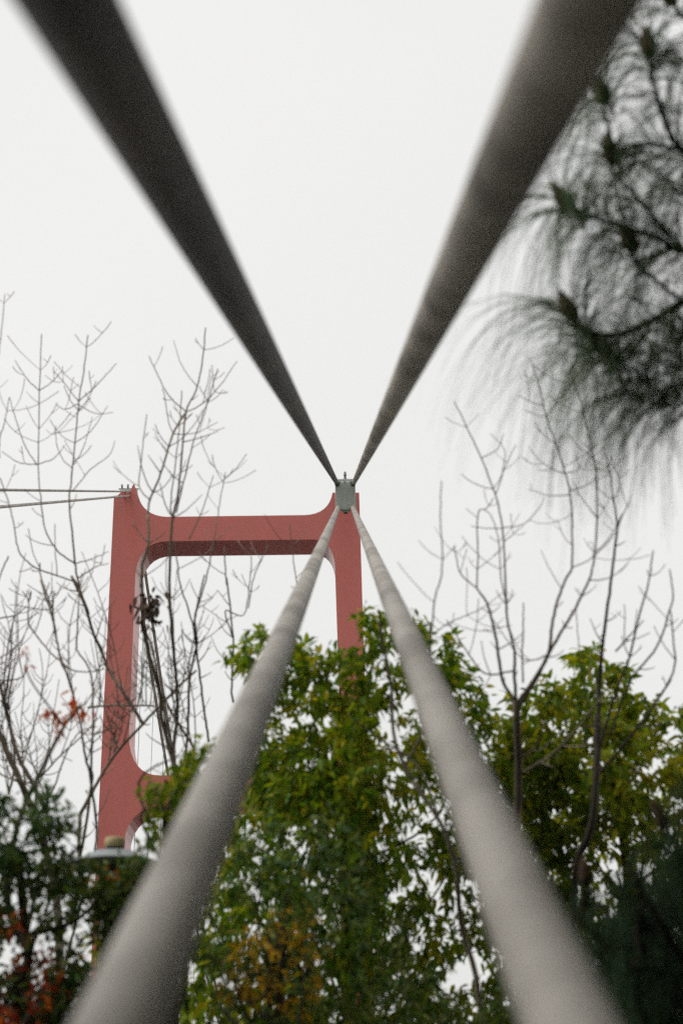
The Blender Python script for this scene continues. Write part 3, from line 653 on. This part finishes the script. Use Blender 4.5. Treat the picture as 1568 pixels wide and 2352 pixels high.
polyO = [(0, 2130), (40, 2100), (60, 2140), (70, 2190), (120, 2190), (140, 2230), (130, 2300), (60, 2340), (40, 2420), (-40, 2420), (-40, 2300), (20, 2260), (40, 2220), (0, 2170)]
tm = leafy_tree('maple_tree', 'maple with red and orange autumn leaves in the bottom left corner', 'tree', polyO, 6.08, .5, 42, 7, .085, 'maple',
           (30, 2430, [(30, 2350), (50, 2250), (70, 2190)]), [(60, 2250, 20)], seed=27, q=0.570, limbs=9, tr=.04, droop=.5, wr=(.35, .6))
def sprig(root, pts, z, n, L, material, spread=9):
    cc = []; 
    for k in range(n):
        i = rng.integers(len(pts)-1) if len(pts) > 1 else 0; t = rng.random(); a = np.array(pts[i], float); b = np.array(pts[min(i+1, len(pts)-1)], float); q = a*(1-t)+b*t
        cc.append(P(q[0]+rng.normal(0, spread), q[1]+rng.normal(0, spread), z+rng.normal(0, .08)))
    d = rng.normal(0, .6, (n, 3)); d[:, 2] -= .8
    return leaf_mesh('leaves', np.array(cc), d, rng.normal(0, 1, (n, 3)), rng.uniform(.6, 1.2, n)*L, rng.uniform(.22, .34, n)*L, M[material], root)
# the maple's long branch with the last red leaves, and orange ones below the lamp
m = MB()
m.tube(smooth_line([P(70, 2190, 6.07), P(20, 2080, 6.30), P(40, 1900, 6.63), P(100, 1760, 6.98), P(148, 1668, 7.26), P(188, 1615, 7.31)], 6), np.linspace(.02, .006, 31), 6)
m.tube(smooth_line([P(148, 1668, 7.26), P(120, 1640, 7.26), P(92, 1645, 7.26)], 6), np.linspace(.006, .003, 13), 5)
m.tube(smooth_line([P(60, 2150, 6.19), P(180, 2110, 6.35), P(262, 2015, 6.70), P(290, 1995, 6.75)], 6), np.linspace(.014, .005, 19), 5)
m.tube(smooth_line([P(148, 1668, 7.26), P(70, 1560, 7.31), P(62, 1500, 7.31)], 6), np.linspace(.006, .003, 13), 5)
m.build('branch', M['bark_dark'], tm)
sprig(tm, [(95, 1640), (115, 1630), (150, 1655)], 7.26, 30, 0.059, 'maple', 6)
sprig(tm, [(165, 1600), (178, 1625), (202, 1645)], 7.31, 34, 0.059, 'maple', 6)
sprig(tm, [(57, 1478), (60, 1500), (70, 1530)], 7.31, 10, 0.047, 'maple', 2.5)
sprig(tm, [(142, 1670), (130, 1700)], 7.26, 10, 0.042, 'maple', 4)
sprig(tm, [(232, 2000), (250, 2005)], 6.63, 9, 0.053, 'orange', 4)
sprig(tm, [(275, 2015), (300, 2010)], 6.63, 26, 0.059, 'orange', 8)
sprig(tm, [(150, 1962), (200, 1975), (230, 1985)], 6.54, 26, 0.053, 'holly', 9)
sprig(tm, [(205, 2010), (215, 2040), (190, 2020)], 6.52, 16, 0.053, 'yellow', 7)
sprig(tm, [(0, 2110), (50, 2130), (90, 2160)], 6.13, 26, 0.047, 'maple', 9)

# ------------------------------------------------------------------ pines with long hanging needles
def needles(root, shoots, material, name='needles', per=150, Lr=(.20, .34), wid=.0011, seed=1):
    rs = np.random.default_rng(seed); V = []; Fs = []; nv = 0
    for (p, ax, cnt, Lk) in shoots:
        n = cnt; ax = ax/np.linalg.norm(ax)
        # needles leave the last 12 cm of the shoot all round
        nb = (n+3)//4; rp_ = lambda a: np.repeat(a, 4, 0)[:n]      # needles stand in bundles
        s0 = p[None] - ax[None]*rp_(rs.uniform(0, .13, (nb, 1)))
        rd = rp_(rs.normal(0, 1, (nb, 3))) + rs.normal(0, .09, (n, 3)); rd -= (rd@ax)[:, None]*ax; rd /= np.linalg.norm(rd, axis=1, keepdims=True)
        d = ax[None]*rp_(rs.uniform(.25, 1.1, (nb, 1))) + rd*rp_(rs.uniform(.5, 1.0, (nb, 1))) + rs.normal(0, .03, (n, 3)); d /= np.linalg.norm(d, axis=1, keepdims=True)
        L = rs.uniform(Lr[0], Lr[1], n)*Lk; g = rp_(rs.uniform(2.6, 6.0, (nb, 1)))[:, 0]*rs.uniform(.92, 1.08, n)
        K = 7; q = s0.copy(); pts = [q.copy()]; dd = d.copy()
        for k in range(K-1):
            q = q + dd*(L/(K-1))[:, None]; pts.append(q.copy()); dd = dd + np.array([0, 0, -1.0])*(g/(K-1))[:, None]*.9; dd /= np.linalg.norm(dd, axis=1, keepdims=True)
        pts = np.stack(pts, 1)           # n,K,3
        side = np.cross(d, [0, 0, 1.0]); side /= np.linalg.norm(side, axis=1, keepdims=True)+1e-9; oth = np.cross(side, d)
        ww = np.linspace(1, .35, K)[None, :, None]*wid
        ring = [pts + side[:, None]*ww, pts - side[:, None]*ww*.5 + oth[:, None]*ww*.87, pts - side[:, None]*ww*.5 - oth[:, None]*ww*.87]
        R_ = np.stack(ring, 2).reshape(-1, 3)    # n*K*3
        idx = np.arange(n)[:, None, None]*K*3 + np.arange(K-1)[None, :, None]*3
        k_ = np.arange(3)[None, None]; f = np.stack([idx+k_, idx+(k_+1) % 3, idx+(k_+1) % 3+3, idx+k_+3], -1).reshape(-1, 4)
        V.append(R_); Fs.append(f+nv); nv += len(R_)
    V = np.concatenate(V)-np.array(root.location); return raw_mesh(name, V, np.concatenate(Fs), M[material], root)
def bud(root, p, ax, r=.012, L=.07):
    ax = ax/np.linalg.norm(ax); m = MB(); t = np.linspace(0, 1, 8); pts = p[None]+ax[None]*(t*L)[:, None]
    m.tube(pts, r*np.array([.55, .95, 1.05, 1, .85, .65, .4, .12]), 9); m.build('bud', M['bud'], root)

zp = 4.4
tp = P(1990, 1500, 4.9); pine = empty('pine_tree', (tp[0], tp[1], 0))
tag(pine, 'pine with long drooping needles hanging in from the upper right', 'tree', 'pine trees with long needles')
m = MB(); m.tube(smooth_line([np.array([tp[0], tp[1], -.1]), np.array([tp[0]+.05, tp[1], 2.2]), np.array([tp[0]-.02, tp[1]+.05, 4.6]), np.array([tp[0]+.05, tp[1], 7.6])], 8), np.linspace(.13, .04, 25), 12); m.build('trunk', M['pine_bark'], pine)
# branches in frame coordinates: (list of (px,py,dz), start width px, end width px)
br = [
 ([(1960, 560, .2), (1700, 640, .1), (1568, 695, 0), (1500, 735, -.05), (1420, 768, -.1), (1340, 760, -.1), (1305, 722, -.1)], 30, 14),
 ([(1960, 480, .3), (1720, 560, .2), (1568, 578, .1), (1510, 545, 0), (1440, 525, 0), (1340, 490, -.1), (1292, 465, -.1)], 24, 12),
 ([(1960, 330, .1), (1700, 380, .1), (1568, 345, 0), (1520, 260, 0), (1500, 190, -.1), (1488, 130, -.1)], 26, 12),
 ([(1568, 345, 0), (1470, 330, 0), (1420, 350, 0), (1400, 310, 0), (1385, 250, 0), (1378, 215, -.05)], 14, 9),
 ([(1568, 578, .1), (1520, 520, .05), (1450, 440, 0), (1410, 400, 0), (1402, 360, 0)], 14, 10),
 ([(1568, 695, 0), (1500, 640, 0), (1455, 600, 0), (1440, 560, 0)], 13, 10),
 ([(1500, 735, -.05), (1460, 800, -.05), (1420, 830, -.05), (1380, 800, -.1)], 13, 10),
 ([(1960, 100, .1), (1700, 120, .1), (1620, 60, 0), (1560, 30, 0), (1530, -30, 0)], 22, 10),
 ([(1960, 900, .2), (1700, 900, .1), (1600, 850, .05), (1530, 800, 0)], 22, 11),
 ([(1700, 640, .1), (1620, 560, .2), (1590, 480, .2), (1560, 420, .2)], 14, 10),
]
m = MB()
for pts, w0, w1 in br:
    p3 = smooth_line([P(x, y, zp+dz) for x, y, dz in pts], 6); m.tube(p3, np.linspace(w0, w1, len(p3))/2*zp/F*.8, 8)
m.build('branch', M['pine_bark'], pine)
sh = []
def add_shoot(px, py, dz, ax, cnt, Lk=1.0): sh.append((P(px, py, zp+dz), np.array(ax, float), cnt, Lk))
tips = [(1487, 100, -.1, (-.05, 0, 1), 210, 1.0), (1378, 205, -.05, (-.25, 0, 1), 210, 1.0), (1290, 455, -.1, (-.5, -.1, .9), 250, 1.1), (1400, 345, 0, (-.1, 0, 1), 210, 1.0),
        (1303, 705, -.1, (-.4, -.1, 1), 300, 1.25), (1440, 545, 0, (-.3, .1, 1), 240, 1.1), (1378, 790, -.1, (-.5, 0, .8), 220, 1.2), (1530, -20, 0, (-.3, 0, 1), 180, 1.0),
        (1530, 790, 0, (-.4, 0, .8), 180, 1.15), (1560, 415, .2, (-.2, 0, 1), 220, 1.1), (1500, 215, 0, (-.5, 0, .6), 120, 1.0), (1560, 330, .1, (-.2, .2, .8), 170, 1.0),
        (1470, 330, 0, (-.5, 0, .5), 130, 1.0), (1500, 740, 0, (-.6, 0, .3), 110, 1.1), (1420, 768, -.05, (-.6, 0, .5), 110, 1.15), (1440, 825, -.05, (-.3, 0, .4), 150, 1.1), (1350, 490, -.1, (-.6, 0, .3), 170, 1.0), (1520, 545, .05, (-.5, 0, .4), 200, 1.0), (1600, 690, 0, (-.5, 0, .3), 220, 1.1), (1600, 850, 0, (-.3, 0, .4), 260, 1.1), (1540, 900, .1, (-.3, 0, .3), 200, 1.1), (1480, 880, .1, (-.3, 0, .3), 200, 1.1), (1400, 880, 0, (-.4, 0, .3), 150, 1.1), (1340, 800, .1, (-.6, 0, .3), 120, 1.1), (1570, 130, 0, (-.2, 0, .8), 150, 1.0),
        (1455, 440, .05, (-.3, 0, .8), 120, 1.0)]
for t_ in tips: add_shoot(*t_)
needles(pine, [(a, b, int(c*.52), d) for a, b, c, d in sh], 'needle', seed=31, Lr=(.28, .60), wid=.0016)
for t_ in tips[:8]:
    bud(pine, P(t_[0], t_[1], zp+t_[2]) - np.array(t_[3])*.05, np.array(t_[3]), .026, .12)

zq = 4.2
tq = P(1760, 2300, 4.4); pine2 = empty('pine_tree', (tq[0], tq[1], 0))
tag(pine2, 'dense dark young pine in the lower right corner', 'tree', 'pine trees with long needles')
m = MB(); m.tube([np.array([tq[0], tq[1], -.1]), np.array([tq[0], tq[1], 1.6]), np.array([tq[0]-.02, tq[1], 2.5])], [.07, .05, .02], 10); m.build('trunk', M['pine_bark'], pine2)
sh2 = []; m = MB(); rs = np.random.default_rng(5)
spots = [(1345, 2035), (1440, 1985), (1530, 1905), (1400, 2130), (1470, 2080), (1540, 2050), (1390, 2240), (1460, 2200), (1530, 2160), (1600, 1990), (1620, 2110), (1430, 2330), (1510, 2300), (1590, 2260), (1650, 2350), (1480, 2420), (1570, 2420), (1400, 2400), (1660, 1900), (1610, 1800), (1500, 2130), (1550, 2230), (1450, 2270), (1540, 2350), (1600, 2180), (1440, 2160), (1380, 2180), (1560, 1980)]
for i, (x, y) in enumerate(spots):
    z_ = zq + rs.uniform(-.35, .5); p = P(x, y, z_); ax = np.array([rs.uniform(-.5, .1), rs.uniform(-.3, .3), 1.0])
    sh2.append((p, ax, 250 if i > 2 else 150, .8 if i > 2 else .62))
    a = np.array([tq[0], tq[1], max(.5, p[2]-.5)]); m.tube(smooth_line([a, (a+p)/2+np.array([0, 0, -.08]), p - ax/np.linalg.norm(ax)*.14, p], 5), np.linspace(.018, .007, 16), 6)
m.build('branch', M['pine_bark'], pine2)
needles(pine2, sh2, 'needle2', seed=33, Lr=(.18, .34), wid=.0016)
for i in (0, 2): bud(pine2, sh2[i][0], sh2[i][1], .020, .10)

# ------------------------------------------------------------------ thin winter haze
hz = MB(); hz.box((0, 0, 24), np.eye(3), (1505, 1505, 25.2))
hm = bpy.data.materials.new('haze_air'); hm.use_nodes = True; t = hm.node_tree; t.nodes.clear()
ho = t.nodes.new('ShaderNodeOutputMaterial'); pv = t.nodes.new('ShaderNodeVolumePrincipled')
pv.inputs['Color'].default_value = (.9, .9, .9, 1); pv.inputs['Density'].default_value = .00045
t.links.new(pv.outputs[0], ho.inputs['Volume'])
tag(hz.build('haze', hm), kind='stuff')
